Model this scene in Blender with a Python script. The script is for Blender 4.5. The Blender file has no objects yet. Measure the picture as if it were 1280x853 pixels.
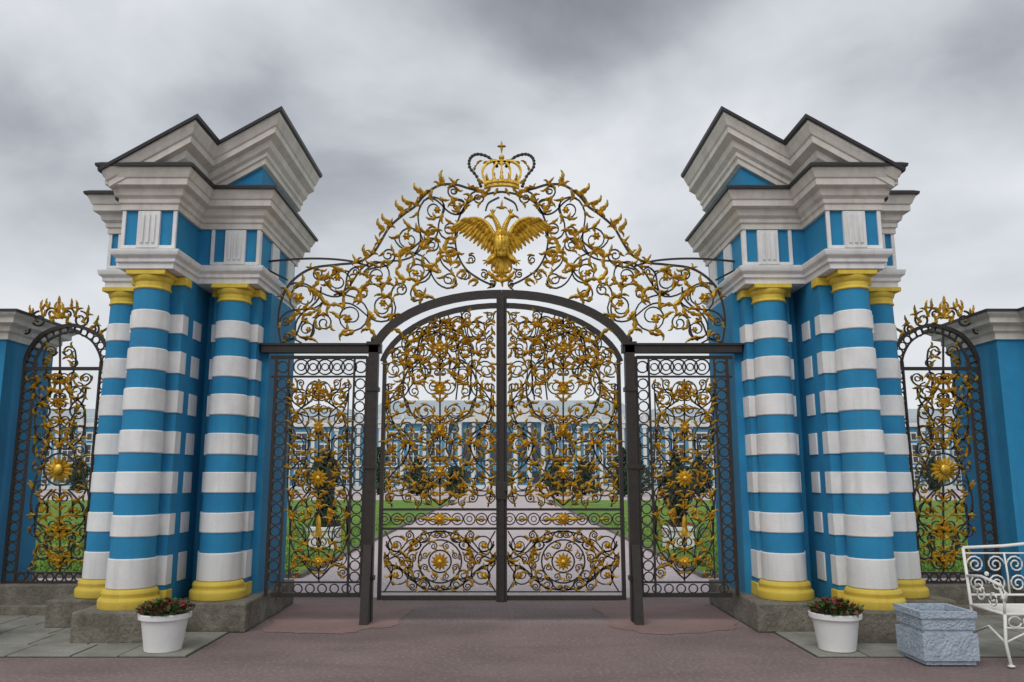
import bpy, math, random
from math import sin, cos, pi, sqrt, atan2, radians, hypot
from mathutils import Vector
random.seed(7)
R = random.Random(11)
scene = bpy.context.scene
EYE = 1.6; PITCH = math.atan(0.1705); F = 1000.0

# ---------------------------------------------------------------- helpers
class MB:
    def __init__(s): s.v = []; s.f = []
    def add(s, vs, fs):
        n = len(s.v); s.v += [tuple(p) for p in vs]; s.f += [tuple(i + n for i in f) for f in fs]
    def box(s, x0, x1, y0, y1, z0, z1):
        if x0 > x1: x0, x1 = x1, x0
        if y0 > y1: y0, y1 = y1, y0
        s.add([(x0,y0,z0),(x1,y0,z0),(x1,y1,z0),(x0,y1,z0),(x0,y0,z1),(x1,y0,z1),(x1,y1,z1),(x0,y1,z1)],
              [(0,3,2,1),(4,5,6,7),(0,1,5,4),(1,2,6,5),(2,3,7,6),(3,0,4,7)])
    def lathe(s, cx, cy, prof, seg=40):
        vs = []; fs = []
        for r, z in prof:
            for i in range(seg):
                a = 2*pi*i/seg; vs.append((cx + r*cos(a), cy + r*sin(a), z))
        for j in range(len(prof)-1):
            for i in range(seg):
                k = (i+1) % seg
                fs.append((j*seg+i, j*seg+k, (j+1)*seg+k, (j+1)*seg+i))
        fs.append(tuple(range(seg))[::-1]); fs.append(tuple((len(prof)-1)*seg+i for i in range(seg)))
        s.add(vs, fs)
    def ell(s, c, rx, ry, rz, nu=12, nv=8):
        vs = []; fs = []
        for j in range(nv+1):
            t = pi*j/nv
            for i in range(nu):
                a = 2*pi*i/nu
                vs.append((c[0]+rx*sin(t)*cos(a), c[1]+ry*sin(t)*sin(a), c[2]+rz*cos(t)))
        for j in range(nv):
            for i in range(nu):
                k = (i+1) % nu
                fs.append((j*nu+i, j*nu+k, (j+1)*nu+k, (j+1)*nu+i))
        s.add(vs, fs)
    def tube(s, pts, r, seg=6):
        pts = [Vector(p) for p in pts]; n = len(pts); vs = []; fs = []
        for i, p in enumerate(pts):
            t = (pts[min(i+1, n-1)] - pts[max(i-1, 0)]).normalized()
            up = Vector((0,0,1)) if abs(t.z) < .9 else Vector((0,1,0))
            a = t.cross(up).normalized(); b = t.cross(a)
            for k in range(seg):
                q = 2*pi*k/seg; vs.append(p + a*cos(q)*r + b*sin(q)*r)
        for i in range(n-1):
            for k in range(seg):
                m = (k+1) % seg
                fs.append((i*seg+k, i*seg+m, (i+1)*seg+m, (i+1)*seg+k))
        fs.append(tuple(range(seg))); fs.append(tuple((n-1)*seg+k for k in range(seg)))
        s.add(vs, fs)
    def obj(s, name, mat, parent=None, smooth=False, bevel=0, recalc=True):
        me = bpy.data.meshes.new(name); me.from_pydata(s.v, [], s.f); me.update()
        if recalc:
            import bmesh
            bm = bmesh.new(); bm.from_mesh(me); bmesh.ops.recalc_face_normals(bm, faces=bm.faces); bm.to_mesh(me); bm.free()
        o = bpy.data.objects.new(name, me); scene.collection.objects.link(o)
        me.materials.append(mat)
        if smooth:
            for p in me.polygons: p.use_smooth = True
            if smooth == 2:
                try: me.set_sharp_from_angle(angle=radians(40))
                except Exception: pass
        if bevel:
            m = o.modifiers.new('bevel', 'BEVEL'); m.width = bevel; m.segments = 2; m.limit_method = 'ANGLE'
        if parent: o.parent = parent
        return o
def empty(name):
    e = bpy.data.objects.new(name, None); scene.collection.objects.link(e); return e

# ---------------------------------------------------------------- materials
def mat(name, c1, c2=None, scale=3.0, rough=.7, metal=0.0, bump=0.0, bscale=40.0, stain=None, c3=None, bdist=.01, spec=.5, streak=.55, big=None):
    m = bpy.data.materials.new(name); m.use_nodes = True; nt = m.node_tree; N = nt.nodes; L = nt.links
    b = N['Principled BSDF']; b.inputs['Roughness'].default_value = rough; b.inputs['Metallic'].default_value = metal
    b.inputs['Specular IOR Level'].default_value = spec
    c2 = c2 or tuple(x*.8 for x in c1)
    tc = N.new('ShaderNodeTexCoord')
    n = N.new('ShaderNodeTexNoise'); n.inputs['Scale'].default_value = scale; n.inputs['Detail'].default_value = 6; n.inputs['Roughness'].default_value = .65
    L.new(tc.outputs['Object'], n.inputs['Vector'])
    r = N.new('ShaderNodeValToRGB'); r.color_ramp.elements[0].position = .35; r.color_ramp.elements[1].position = .68
    r.color_ramp.elements[0].color = (*c2, 1); r.color_ramp.elements[1].color = (*c1, 1)
    L.new(n.outputs['Fac'], r.inputs['Fac']); col = r.outputs['Color']
    if stain:
        mp = N.new('ShaderNodeMapping'); mp.inputs['Scale'].default_value = (9, 9, .7); L.new(tc.outputs['Object'], mp.inputs['Vector'])
        n2 = N.new('ShaderNodeTexNoise'); n2.inputs['Scale'].default_value = 1.3; n2.inputs['Detail'].default_value = 5; L.new(mp.outputs['Vector'], n2.inputs['Vector'])
        r2 = N.new('ShaderNodeValToRGB'); r2.color_ramp.elements[0].position = .5; r2.color_ramp.elements[1].position = .8
        r2.color_ramp.elements[0].color = (0,0,0,1); r2.color_ramp.elements[1].color = (streak,streak,streak,1); L.new(n2.outputs['Fac'], r2.inputs['Fac'])
        mx = N.new('ShaderNodeMixRGB'); L.new(r2.outputs['Color'], mx.inputs['Fac']); L.new(col, mx.inputs['Color1']); mx.inputs['Color2'].default_value = (*stain, 1)
        col = mx.outputs['Color']
        sp = N.new('ShaderNodeSeparateXYZ'); L.new(tc.outputs['Object'], sp.inputs[0])
        mr = N.new('ShaderNodeMapRange'); mr.inputs['From Min'].default_value = 1.0; mr.inputs['From Max'].default_value = .2; mr.inputs['To Max'].default_value = .6; L.new(sp.outputs['Z'], mr.inputs['Value'])
        mm = N.new('ShaderNodeMath'); mm.operation = 'MULTIPLY'; L.new(mr.outputs[0], mm.inputs[0]); L.new(n.outputs['Fac'], mm.inputs[1])
        mx2 = N.new('ShaderNodeMixRGB'); L.new(mm.outputs[0], mx2.inputs['Fac']); L.new(col, mx2.inputs['Color1']); mx2.inputs['Color2'].default_value = (stain[0]*.5, stain[1]*.5, stain[2]*.5, 1)
        col = mx2.outputs['Color']
    if c3:
        n3 = N.new('ShaderNodeTexNoise'); n3.inputs['Scale'].default_value = scale*25; n3.inputs['Detail'].default_value = 3; L.new(tc.outputs['Object'], n3.inputs['Vector'])
        r3 = N.new('ShaderNodeValToRGB'); r3.color_ramp.elements[0].position = .5; r3.color_ramp.elements[1].position = .7; L.new(n3.outputs['Fac'], r3.inputs['Fac'])
        mx3 = N.new('ShaderNodeMixRGB'); L.new(r3.outputs['Color'], mx3.inputs['Fac']); L.new(col, mx3.inputs['Color1']); mx3.inputs['Color2'].default_value = (*c3, 1)
        col = mx3.outputs['Color']
    if big:   # large tonal patches (repairs, worn tracks)
        mpb = N.new('ShaderNodeMapping'); mpb.inputs['Scale'].default_value = (.35, .9, 1); L.new(tc.outputs['Object'], mpb.inputs['Vector'])
        nb_ = N.new('ShaderNodeTexNoise'); nb_.inputs['Scale'].default_value = 1.0; nb_.inputs['Detail'].default_value = 5; nb_.inputs['Distortion'].default_value = .6; L.new(mpb.outputs[0], nb_.inputs['Vector'])
        rb = N.new('ShaderNodeValToRGB'); rb.color_ramp.elements[0].position = .42; rb.color_ramp.elements[1].position = .6
        rb.color_ramp.elements[0].color = (big,big,big,1); rb.color_ramp.elements[1].color = (1,1,1,1); L.new(nb_.outputs['Fac'], rb.inputs['Fac'])
        mb_ = N.new('ShaderNodeMixRGB'); mb_.blend_type = 'MULTIPLY'; mb_.inputs['Fac'].default_value = 1; L.new(col, mb_.inputs['Color1']); L.new(rb.outputs[0], mb_.inputs['Color2']); col = mb_.outputs['Color']
    L.new(col, b.inputs['Base Color'])
    if bump:
        nb = N.new('ShaderNodeTexNoise'); nb.inputs['Scale'].default_value = bscale; nb.inputs['Detail'].default_value = 4; L.new(tc.outputs['Object'], nb.inputs['Vector'])
        bp = N.new('ShaderNodeBump'); bp.inputs['Strength'].default_value = bump; bp.inputs['Distance'].default_value = bdist
        L.new(nb.outputs['Fac'], bp.inputs['Height']); L.new(bp.outputs['Normal'], b.inputs['Normal'])
    return m
M_blue = mat('blue_stucco', (.018,.255,.475), (.011,.195,.40), 2.2, .8, bump=.35, bscale=60, stain=(.03,.16,.27))
M_white = mat('white_stucco', (.82,.82,.81), (.68,.68,.68), 3, .75, bump=.35, bscale=60, stain=(.46,.44,.40), streak=.5)
M_beige = mat('cornice_stucco', (.72,.69,.63), (.57,.54,.49), 3, .8, bump=.3, bscale=50, stain=(.38,.35,.3), streak=.5)
M_yell = mat('yellow_stucco', (.78,.60,.075), (.64,.45,.05), 4, .65, bump=.3, bscale=50, stain=(.4,.28,.05), streak=.45)
M_roof = mat('dark_sheet_metal', (.035,.036,.04), (.02,.02,.023), 5, .5)
M_stone = mat('weathered_stone', (.24,.215,.18), (.10,.09,.072), 5, .9, bump=.9, bscale=25, c3=(.07,.075,.04), bdist=.02)
M_iron = mat('black_iron', (.020,.017,.016), (.035,.027,.022), 20, .5, .2)
M_gold = mat('gilding', (.86,.57,.075), (.40,.225,.018), 16, .36, .6, bump=.35, bscale=80)  # dark second tone paints crevice shading into the gold, spread by noise
M_asph = mat('asphalt', (.25,.18,.172), (.185,.136,.132), 1.1, .92, bump=.8, bscale=220, c3=(.31,.24,.23), bdist=.006, big=.80)
M_gravel = mat('pale_gravel', (.52,.445,.455), (.42,.36,.37), .5, .95, bump=.5, bscale=90, c3=(.58,.51,.52))
M_lawn = mat('lawn_grass', (.17,.33,.025), (.095,.21,.014), .6, .95, bump=1, bscale=60, c3=(.2,.36,.035), bdist=.03, big=.75)
M_ground = mat('ground_far', (.07,.12,.03), (.05,.08,.02), .05, .95)
M_pave = mat('paving_stone', (.31,.30,.27), (.18,.175,.15), 2.6, .9, bump=.6, bscale=40, c3=(.19,.20,.13))
M_joint = mat('paving_joint', (.05,.055,.03), (.03,.03,.02), 8, .95)
M_pot = mat('white_plastic', (.80,.80,.79), (.72,.72,.71), 6, .45)
M_soil = mat('soil', (.03,.02,.014), (.015,.01,.008), 20, .95, bump=1, bscale=60)
M_leaf = mat('leaf_green', (.07,.13,.02), (.025,.06,.012), 9, .6)
M_leaf2 = mat('shrub_green', (.03,.07,.02), (.012,.035,.012), 4, .7)
M_red = mat('flower_red', (.35,.02,.015), (.12,.012,.02), 20, .6)
M_conc = mat('blue_grey_concrete', (.42,.49,.56), (.29,.35,.42), 9, .9, bump=1, bscale=38, bdist=.02)
M_bench = mat('white_paint', (.80,.79,.76), (.70,.69,.64), 9, .45)
M_glass = mat('window_glass', (.06,.075,.09), (.03,.04,.05), .4, .15)
M_pblue = mat('palace_blue', (.10,.31,.46), (.08,.25,.39), .3, .85)
M_proof = mat('palace_roof', (.40,.45,.49), (.31,.36,.39), .3, .6)
M_pwhite = mat('palace_white', (.72,.72,.70), (.60,.60,.58), .5, .8)

# ---------------------------------------------------------------- ironwork drawn on a measured elevation (survey units -> metres)
class Plane:
    """elevation drawing: a = horizontal, v = vertical in survey units; converted to metres on the vertical plane y=Y"""
    def __init__(s, Y, s0=1): s.Y = Y; s.s = s0
    def z(s, v): return EYE + s.Y*math.tan(PITCH + math.atan((426.5-v)/F))
    def P(s, a, v, dy=0.0):
        z = s.z(v); c = s.Y*cos(PITCH) + (z-EYE)*sin(PITCH)
        return (s.s*a*c/F, s.Y+dy, z)
def ribbon(mb, pl, pts, w=2.2, d=.02, dy=0, closed=False, taper=None):
    n = len(pts); vs = []; fs = []
    for i, p in enumerate(pts):
        if closed: q0 = pts[(i-1) % n]; q1 = pts[(i+1) % n]
        else: q0 = pts[max(i-1,0)]; q1 = pts[min(i+1,n-1)]
        tx, ty = q1[0]-q0[0], q1[1]-q0[1]; l = hypot(tx,ty) or 1; nx, ny = -ty/l, tx/l
        ww = w/2*(1 if taper is None else (1-taper*i/(n-1)))
        vs += [pl.P(p[0]+nx*ww,p[1]+ny*ww,dy-d/2), pl.P(p[0]-nx*ww,p[1]-ny*ww,dy-d/2), pl.P(p[0]-nx*ww,p[1]-ny*ww,dy+d/2), pl.P(p[0]+nx*ww,p[1]+ny*ww,dy+d/2)]
    for i in range(n if closed else n-1):
        j = (i+1) % n
        for k in range(4):
            m = (k+1) % 4; fs.append((i*4+k, i*4+m, j*4+m, j*4+k))
    if not closed: fs += [(3,2,1,0), tuple((n-1)*4+k for k in range(4))]
    mb.add(vs, fs)
def bar(mb, pl, a0, v0, a1, v1, w=4, d=.03, dy=0): ribbon(mb, pl, [(a0,v0),(a1,v1)], w, d, dy)
def bez(p0,p1,p2,p3,n=12):
    out=[]
    for i in range(n+1):
        t=i/n; u=1-t
        out.append((u**3*p0[0]+3*u*u*t*p1[0]+3*u*t*t*p2[0]+t**3*p3[0], u**3*p0[1]+3*u*u*t*p1[1]+3*u*t*t*p2[1]+t**3*p3[1]))
    return out
def cat(pts, sub=6):
    out=[]; n=len(pts)
    for i in range(n-1):
        p0=pts[max(i-1,0)];p1=pts[i];p2=pts[i+1];p3=pts[min(i+2,n-1)]
        for k in range(sub):
            t=k/sub
            out.append(tuple(.5*((2*p1[j])+(-p0[j]+p2[j])*t+(2*p0[j]-5*p1[j]+4*p2[j]-p3[j])*t*t+(-p0[j]+3*p1[j]-3*p2[j]+p3[j])*t**3) for j in (0,1)))
    out.append(pts[-1]); return out
def ring(mb, pl, a, v, r, w=1.8, seg=12, d=.018, dy=0):
    ribbon(mb, pl, [(a+r*cos(2*pi*i/seg), v+r*sin(2*pi*i/seg)) for i in range(seg)], w, d, dy, closed=True)
def leaf(mb, pl, a, v, ang, ln, wd, curl=0.0, lobes=3, dy=-.015, n=9, lift=.025):
    vs=[]; fs=[]; x,y=a,v; h=ang; st=ln/n
    for i in range(n+1):
        t=i/n
        w=wd*.5*((1-t)**.55*min(1,.35+t*3))*(.5+.5*abs(cos(lobes*pi*t+.3)))+.3
        if i==n: w=.12
        nx,ny=-sin(h),-cos(h)
        k=lift*sin(pi*t)
        vs+= [pl.P(x+nx*w,y+ny*w,dy-k*.2), pl.P(x,y,dy-.010-k), pl.P(x-nx*w,y-ny*w,dy-k*.2), pl.P(x,y,dy+.010)]
        x+=cos(h)*st; y-=sin(h)*st; h+=curl/n*(.4+1.2*t)
    for i in range(n):
        b=i*4;c=b+4
        for k in range(4):
            m=(k+1)%4; fs.append((b+k,b+m,c+m,c+k))
    mb.add(vs,fs)
def petal(mb, pl, a, v, ang, ln, wd, dy=-.02, n=5, lift=.02):
    vs=[];fs=[];x,y=a,v
    for i in range(n+1):
        t=i/n; w=wd*.5*sin(pi*(t*.86+.06)); nx,ny=-sin(ang),-cos(ang); k=lift*sin(pi*t)
        vs+=[pl.P(x+nx*w,y+ny*w,dy-k*.2),pl.P(x,y,dy-.01-k),pl.P(x-nx*w,y-ny*w,dy-k*.2),pl.P(x,y,dy+.01)]
        x+=cos(ang)*ln/n; y-=sin(ang)*ln/n
    for i in range(n):
        for k in range(4): m=(k+1)%4; fs.append((i*4+k,i*4+m,i*4+4+m,i*4+4+k))
    mb.add(vs,fs)
def rosette(mb, pl, a, v, r, petals=8, dy=-.02):
    for i in range(petals): petal(mb, pl, a, v, 2*pi*i/petals, r, r*.5*8/petals+.6, dy)
    p=pl.P(a,v,dy-.02); rr=r*.3*pl.Y/F; mb.ell(p, rr, rr*.7, rr, 8, 6)
def spray(mb, pl, a, v, ang, ln, k=3, spread=.8):
    for i in range(k):
        o=(i-(k-1)/2)/max(1,(k-1)/2) if k>1 else 0
        leaf(mb, pl, a, v, ang+o*spread, ln*(1-.25*abs(o)), ln*.38, o*1.9+R.uniform(-.5,.5))
def spiral_pts(c, r, th, d, turns=1.45, n=22, rend=.24):
    out=[]
    for i in range(n+1):
        t=i/n; rr=r*(1-(1-rend)*t**.85); a=th+d*2*pi*turns*t
        out.append((c[0]+rr*cos(a), c[1]-rr*sin(a)))
    return out
def volute(mi, mg, pl, c, r, th, d, gold=1.0, w=1.8, ls=1.0):
    pts=spiral_pts(c,r,th,d); ribbon(mi,pl,pts,w,.02,taper=.3)
    e=pts[-1]
    if r>12: rosette(mg,pl,e[0],e[1],r*.24*min(ls,1.15),6)
    else: leaf(mg,pl,e[0],e[1],R.uniform(0,6.28),r*.6*ls,2.6*ls,1.5)
    k=max(2,int(round(4.2*gold*r/15)))
    for i in range(k):
        f=(i+R.random()*.7)/k; idx=int(f*13)
        p=pts[idx]; q=pts[idx+1]; h=atan2(-(q[1]-p[1]),q[0]-p[0])
        out=-d*R.uniform(.15,.8)
        leaf(mg,pl,p[0],p[1],h+out, (R.uniform(.38,.6)*r+4.5)*ls, (r*.12+3.0)*ls, -d*R.uniform(.4,2.4) if R.random()<.6 else d*R.uniform(.5,2.2), 3)
        if R.random()<.5*gold: leaf(mg,pl,p[0],p[1],h-out*.9, (r*.25+3.5)*ls, (r*.07+2.2)*ls, d*R.uniform(.5,2.4),2,n=7)
def link(mi, mg, pl, ci, ri, di, cj, rj, gold=1.0, w=1.8, ls=1.0):
    ph=atan2(-(cj[1]-ci[1]), cj[0]-ci[0]); th=ph+di*pi/2
    p0=(ci[0]+ri*cos(th), ci[1]-ri*sin(th)); tq=ph-di*pi/2*.7
    p1=(cj[0]+rj*cos(tq), cj[1]-rj*sin(tq)); L=hypot(p1[0]-p0[0],p1[1]-p0[1])*.45
    pts=bez(p0,(p0[0]+cos(ph)*L,p0[1]-sin(ph)*L),(p1[0]-cos(ph)*L,p1[1]+sin(ph)*L),p1,10)
    ribbon(mi,pl,pts,w,.02)
    for f in (2,5,8):
        if R.random()<.7*gold:
            p=pts[f];q=pts[f+1];h=atan2(-(q[1]-p[1]),q[0]-p[0]);s=R.choice((-1,1))
            leaf(mg,pl,p[0],p[1],h+s*.45,R.uniform(9,14)*ls,R.uniform(3.6,5)*ls,s*R.uniform(.6,2.6))
    return th
def fill(mi, mg, plist, inside, box, radii, seedv, fixed=(), gold=1.0, tries=420, pad=.5, ls=1.0, w=1.8):
    """pack rococo volutes into a region, joined by S-stems; same design applied to each mirrored half"""
    rr=random.Random(seedv); cs=[tuple(c) for c in fixed]
    for r in radii:
        for _ in range(tries):
            a=rr.uniform(box[0],box[1]); v=rr.uniform(box[2],box[3])
            if not inside(a,v,r): continue
            if any(hypot(a-c[0],v-c[1])<r+c[2]+pad for c in cs): continue
            cs.append((a,v,r)); 
    dirs=[]
    for i,c in enumerate(cs):
        if i:
            j=min(range(i),key=lambda k:hypot(c[0]-cs[k][0],c[1]-cs[k][1])-cs[k][2]); d=-dirs[j]
        else: d=1
        dirs.append(d)
    for pl,tf in plist:
        st=R.getstate(); R.seed(seedv)
        for i,c in enumerate(cs):
            d=dirs[i]*(-1 if tf.flip else 1); cc=tf(c)
            th=R.uniform(0,6.28)
            if i:
                j=min(range(i),key=lambda k:hypot(c[0]-cs[k][0],c[1]-cs[k][1])-cs[k][2]); cj=tf(cs[j])
                th=link(mi,mg,pl,cc,c[2],d,cj,cs[j][2],gold,w,ls)
            elif tf.flip: th=pi-th
            volute(mi,mg,pl,cc,c[2],th,d,gold,w,ls)
        R.setstate(st)
class TF:
    def __init__(s, axis=None): s.axis=axis; s.flip=axis is not None
    def __call__(s,c): return (c[0],c[1]) if s.axis is None else (2*s.axis-c[0],c[1])

# ================================================================ GATE
gate = empty('ornamental_gate')
GY = 9.4
frame=MB(); iron=MB(); gold=MB()
def arch_o(a): return 440-76*max(0,1-(a/160)**2.1)**.56
def arch_i(a): return 460-81*max(0,1-(a/151)**2.1)**.56
CREST=[(0,236),(30,238),(48,230),(78,234),(96,246),(108,262),(122,270),(140,286),(152,306),(162,322),(185,330),(240,334),(262,348),(275,375),(276,425)]
def crest_top(a):
    P=CREST
    for i in range(len(P)-1):
        if P[i][0]<=a<=P[i+1][0]:
            t=(a-P[i][0])/(P[i+1][0]-P[i][0]+1e-6); return P[i][1]*(1-t)+P[i+1][1]*t
    return 425
for sgn in (-1,1):
    pl=Plane(GY,sgn)
    ribbon(frame,pl,[(a,arch_o(a)+4) for a in [0,15,30,45,60,75,90,102,114,124,133,141,148,153,157]],9,.10)
    ribbon(frame,pl,[(a,arch_i(a)+3) for a in [4,15,30,45,60,75,90,100,110,120,129,136,142,146,149]],6,.06,dy=.01)
    bar(frame,pl,150,437,299,437,9,.12)
    bar(frame,pl,150,431.5,300,431.5,2.5,.16)
    x0=pl.P(155,500)[0]; x1=pl.P(167,500)[0]; zt=pl.z(430)
    frame.box(x0,x1,GY-.06,GY+.06,.0,zt)
    frame.add([(x0+.01*sgn,GY-.24,0),(x1-.01*sgn,GY-.24,0),(x1-.01*sgn,GY-.062,0),(x0+.01*sgn,GY-.062,0),(x0+.01*sgn,GY-.10,.85),(x1-.01*sgn,GY-.10,.85),(x1-.01*sgn,GY-.062,.85),(x0+.01*sgn,GY-.062,.85)],
              [(0,3,2,1),(4,5,6,7),(0,1,5,4),(1,2,6,5),(2,3,7,6),(3,0,4,7)])
    xf=pl.P(161,500)[0]; frame.box(xf-.08,xf+.08,GY-.09,GY+.09,zt-.02,zt+.015); frame.ell((xf,GY,zt+.05),.045,.045,.05)
    for hz in (.45,1.7,2.6): frame.box(xf-.072,xf+.072,GY-.075,GY+.075,hz,hz+.05)
    for a,w in ((148.5,4.5),(3.2,6.0)):
        vt=arch_i(a)+3
        X=pl.P(a,560)[0]; hw=w/2*GY/F
        frame.box(X-hw,X+hw,GY-.03,GY+.03,pl.z(750),pl.z(vt))
    for v,w in ((747.5,6),(740,1.6),(661,3),(637,3)): bar(frame,pl,1,v,150,v,w,.045 if w>2 else .02,dy=.004)
    for a,w in ((286,4),(270,2.2),(171,3),(187,2.2)):
        X=pl.P(a,560)[0]; hw=w/2*GY/F; frame.box(X-hw,X+hw,GY-.02,GY+.02,pl.z(745),pl.z(446))
    for v,w in ((447,4),(471,2.2),(744,5.5),(728,2.2)): bar(frame,pl,168,v,288,v,w,.04,dy=.003)
    def xa(a,v): # keep the verticals plumb
        z=pl.z(v); c=GY*cos(PITCH)+(z-EYE)*sin(PITCH); z5=pl.z(560); c5=GY*cos(PITCH)+(z5-EYE)*sin(PITCH); return a*c5/c
    v=480.
    while v<724:
        for a in (278,179): ring(iron,pl,xa(a,v),v,6.2,1.6)
        v+=14.2
    a=194.
    while a<268:
        ring(iron,pl,xa(a,459),459,9.5,1.7,14); ring(iron,pl,xa(a,459),459,4.5,1.3,10); ring(iron,pl,a,736,5.5,1.5); a+=15.2
    for a in (278,179): ring(iron,pl,xa(a,459),459,7,1.7,14); ring(iron,pl,a,736,5.5,1.5)
    ax=228.5
    T=[(pl,TF()),(pl,TF(ax))]
    fill(iron,gold,T,lambda a,v,r:188+r*.9<a<ax-r*.45 and 474+r<v<725-r and not(hypot(a-ax,v-598)<r+15) and not (hypot(a-ax,v-657)<r+10),(189,ax,474,725),[13,11,9,7.5,6,4.8],31,[(204,498,13),(204,556,13),(206,640,14),(203,697,13),(205,600,10)],.9,ls=1.02,w=1.5)
    rosette(gold,pl,ax,598,12,12); ring(iron,pl,ax,598,15,2,18)
    rosette(gold,pl,ax,535,7,8); rosette(gold,pl,ax,702,8,8); ring(iron,pl,ax,702,13,1.8,16)
    leaf(gold,pl,ax,671,pi/2,28,13,0,1); ribbon(iron,pl,[(ax,636),(ax+13,657),(ax,679),(ax-13,657)],1.8,.02,closed=True)
    for s2 in (-1,1):
        ribbon(iron,pl,cat([(ax,478),(ax+s2*9,500),(ax+s2*30,520),(ax+s2*34,560),(ax+s2*14,588),(ax+s2*12,612),(ax+s2*32,640),(ax+s2*34,680),(ax+s2*12,712),(ax,724)]),1.9,.02)
        ribbon(iron,pl,cat([(ax+s2*38,476),(ax+s2*36,540),(ax+s2*39,600),(ax+s2*36,660),(ax+s2*38,724)]),1.4,.02)
        for i,vv in enumerate((486,500,515,530,550,566,578,622,636,690,706)):
            leaf(gold,pl,ax+s2*1,vv,pi/2-s2*(.5+.12*(i%3)),13,5,-s2*1.8)
    bar(iron,pl,ax,474,ax,582,1.6,.02); bar(iron,pl,ax,615,ax,728,1.6,.02)
    # door: upper panel
    ax=77
    T=[(pl,TF()),(pl,TF(ax*1.0))]
    fixed=[(56,610,14),(25,606,14),(54,562,16),(22,556,14),(26,508,16),(58,515,13),(20,462,12),(50,468,14)]
    fill(iron,gold,T,lambda a,v,r:(8+r*.9<a<ax-r*.6) and max(arch_i(a),arch_i(154-a))+7+r<v<634-r,(7,ax,395,634),[13,11,9,7,5.5,4.3],52,fixed,1.05,ls=1.0,w=1.6)
    fill(iron,gold,[(pl,TF())],lambda a,v,r:8+r<a<130 and arch_i(a+r*.7)+6+r<v<452-r*.3 and not (a<70 and v>436),(9,130,385,450),[13,11,9,7,5.5,4.3],77,[(30,412,15)],1.05,pad=.5,ls=1.05,w=1.6)
    for s2 in (-1,1):
        ribbon(iron,pl,cat([(ax,632),(ax+s2*20,612),(ax+s2*22,585),(ax+s2*8,560),(ax+s2*18,530),(ax+s2*40,512),(ax+s2*46,480),(ax+s2*34,455),(ax+s2*16,450),(ax+s2*12,466),(ax+s2*22,470)]),2.3,.022)
        ribbon(iron,pl,cat([(ax+s2*60,634),(ax+s2*64,600),(ax+s2*44,575),(ax+s2*38,548),(ax+s2*60,525),(ax+s2*65,480)]),2.0,.02)
        for i in range(17):
            vv=630-i*10.6
            if i%4==3: continue
            leaf(gold,pl,ax+s2*1,vv,pi/2-s2*(.5+.2*(i%3)),12.5,4.8,-s2*(1.6+.4*(i%2)))
    bar(iron,pl,ax,395,ax,632,2,.02)
    for vv,r in ((590,8),(538,7),(488,8),(436,7)): rosette(gold,pl,ax,vv,r,8)
    for dx in (20,36): ribbon(iron,pl,cat([(ax+dx,470),(ax+dx+8,440),(ax+dx+2,418),(ax+dx-12,arch_i(ax+dx-12)+6)]),1.8,.02); ribbon(iron,pl,cat([(ax-dx,500),(ax-dx-4,450),(ax-dx+4,415),(ax-dx+10,arch_i(ax-dx+10)+6)]),1.8,.02)
    for i in range(16):
        vv=622-i*14.5; leaf(gold,pl,8,vv,pi/2-.75,13,5,-1.8 if i%2 else 1.4)
        if vv>478: leaf(gold,pl,145,vv+4,pi/2+.75,13,5,1.8 if i%2 else -1.2)
    for i in range(10):
        a=10+i*15.1; ring(iron,pl,a,649,7.2,1.5,12); ring(iron,pl,a,649,3.4,1.2,8)
    for s2 in (-1,1):
        leaf(gold,pl,ax+s2*8,649,0 if s2>0 else pi,20,7,.3); leaf(gold,pl,ax+s2*44,649,0 if s2>0 else pi,16,5,.3)
    rosette(gold,pl,ax,649,9,10)
    # lower panel
    rosette(gold,pl,ax,702,11,12); ring(iron,pl,ax,702,14,2.0,20); ring(iron,pl,ax,702,27,2.0,26)
    for i in range(8):
        t=i*pi/4+pi/8; volute(iron,gold,pl,(ax+20.5*cos(t),702-20.5*sin(t)),5.0,t,1 if i%2 else -1,.3,1.5)
    fill(iron,gold,T,lambda a,v,r:7+r<a<ax-r*.4 and 663+r<v<739-r and hypot(a-ax,v-702)>28+r,(7,ax,663,739),[12,9,7,5,4,3.4],91,[(22,682,13),(24,719,14),(48,719,8),(46,682,8)],.55,w=1.7,ls=.95)
    for a in (22,132):
        for v in (682,719): rosette(gold,pl,a,v,4.5,6)
    for s2 in (-1,1):
        ribbon(iron,pl,cat([(ax,664),(ax+s2*25,670),(ax+s2*45,690),(ax+s2*66,702),(ax+s2*45,714),(ax+s2*25,733),(ax,738)]),2,.02)
        ribbon(iron,pl,cat([(ax+s2*69,664),(ax+s2*60,684),(ax+s2*69,702),(ax+s2*60,720),(ax+s2*69,739)]),1.7,.02)
    # ---------------- overthrow
    def cin(a,v,r):
        base=arch_o(a)-2 if a<155 else 429
        base=min(base, arch_o(max(0,a-r*.8))-2 if a-r<155 else 429)
        if a<52 and v>228 and r+v>258: 
            if (a-r<50): return False
        return a>8+r and crest_top(a)+r*.95<v<base-r and crest_top(min(276,a+r*.7))+r*.7<v
    fixed=[(247,372,25),(244,412,14),(204,352,18),(188,396,22),(155,345,18),(148,384,18),(116,300,19),(104,340,17),(84,262,17),(66,350,11),(222,404,11)]
    fill(iron,gold,[(pl,TF())],cin,(8,276,236,429),[13,11,9,7,5.5],17,fixed,.85,pad=1.2,ls=1.18,w=1.9)
    top=[(276,428),(279,400),(274,372),(262,352),(238,336),(205,331),(180,328),(162,318),(152,304),(140,284),(122,268),(108,258),(96,244),(78,232),(58,231),(40,236),(22,240)]
    ribbon(iron,pl,cat(top),2.4,.025)
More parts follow.
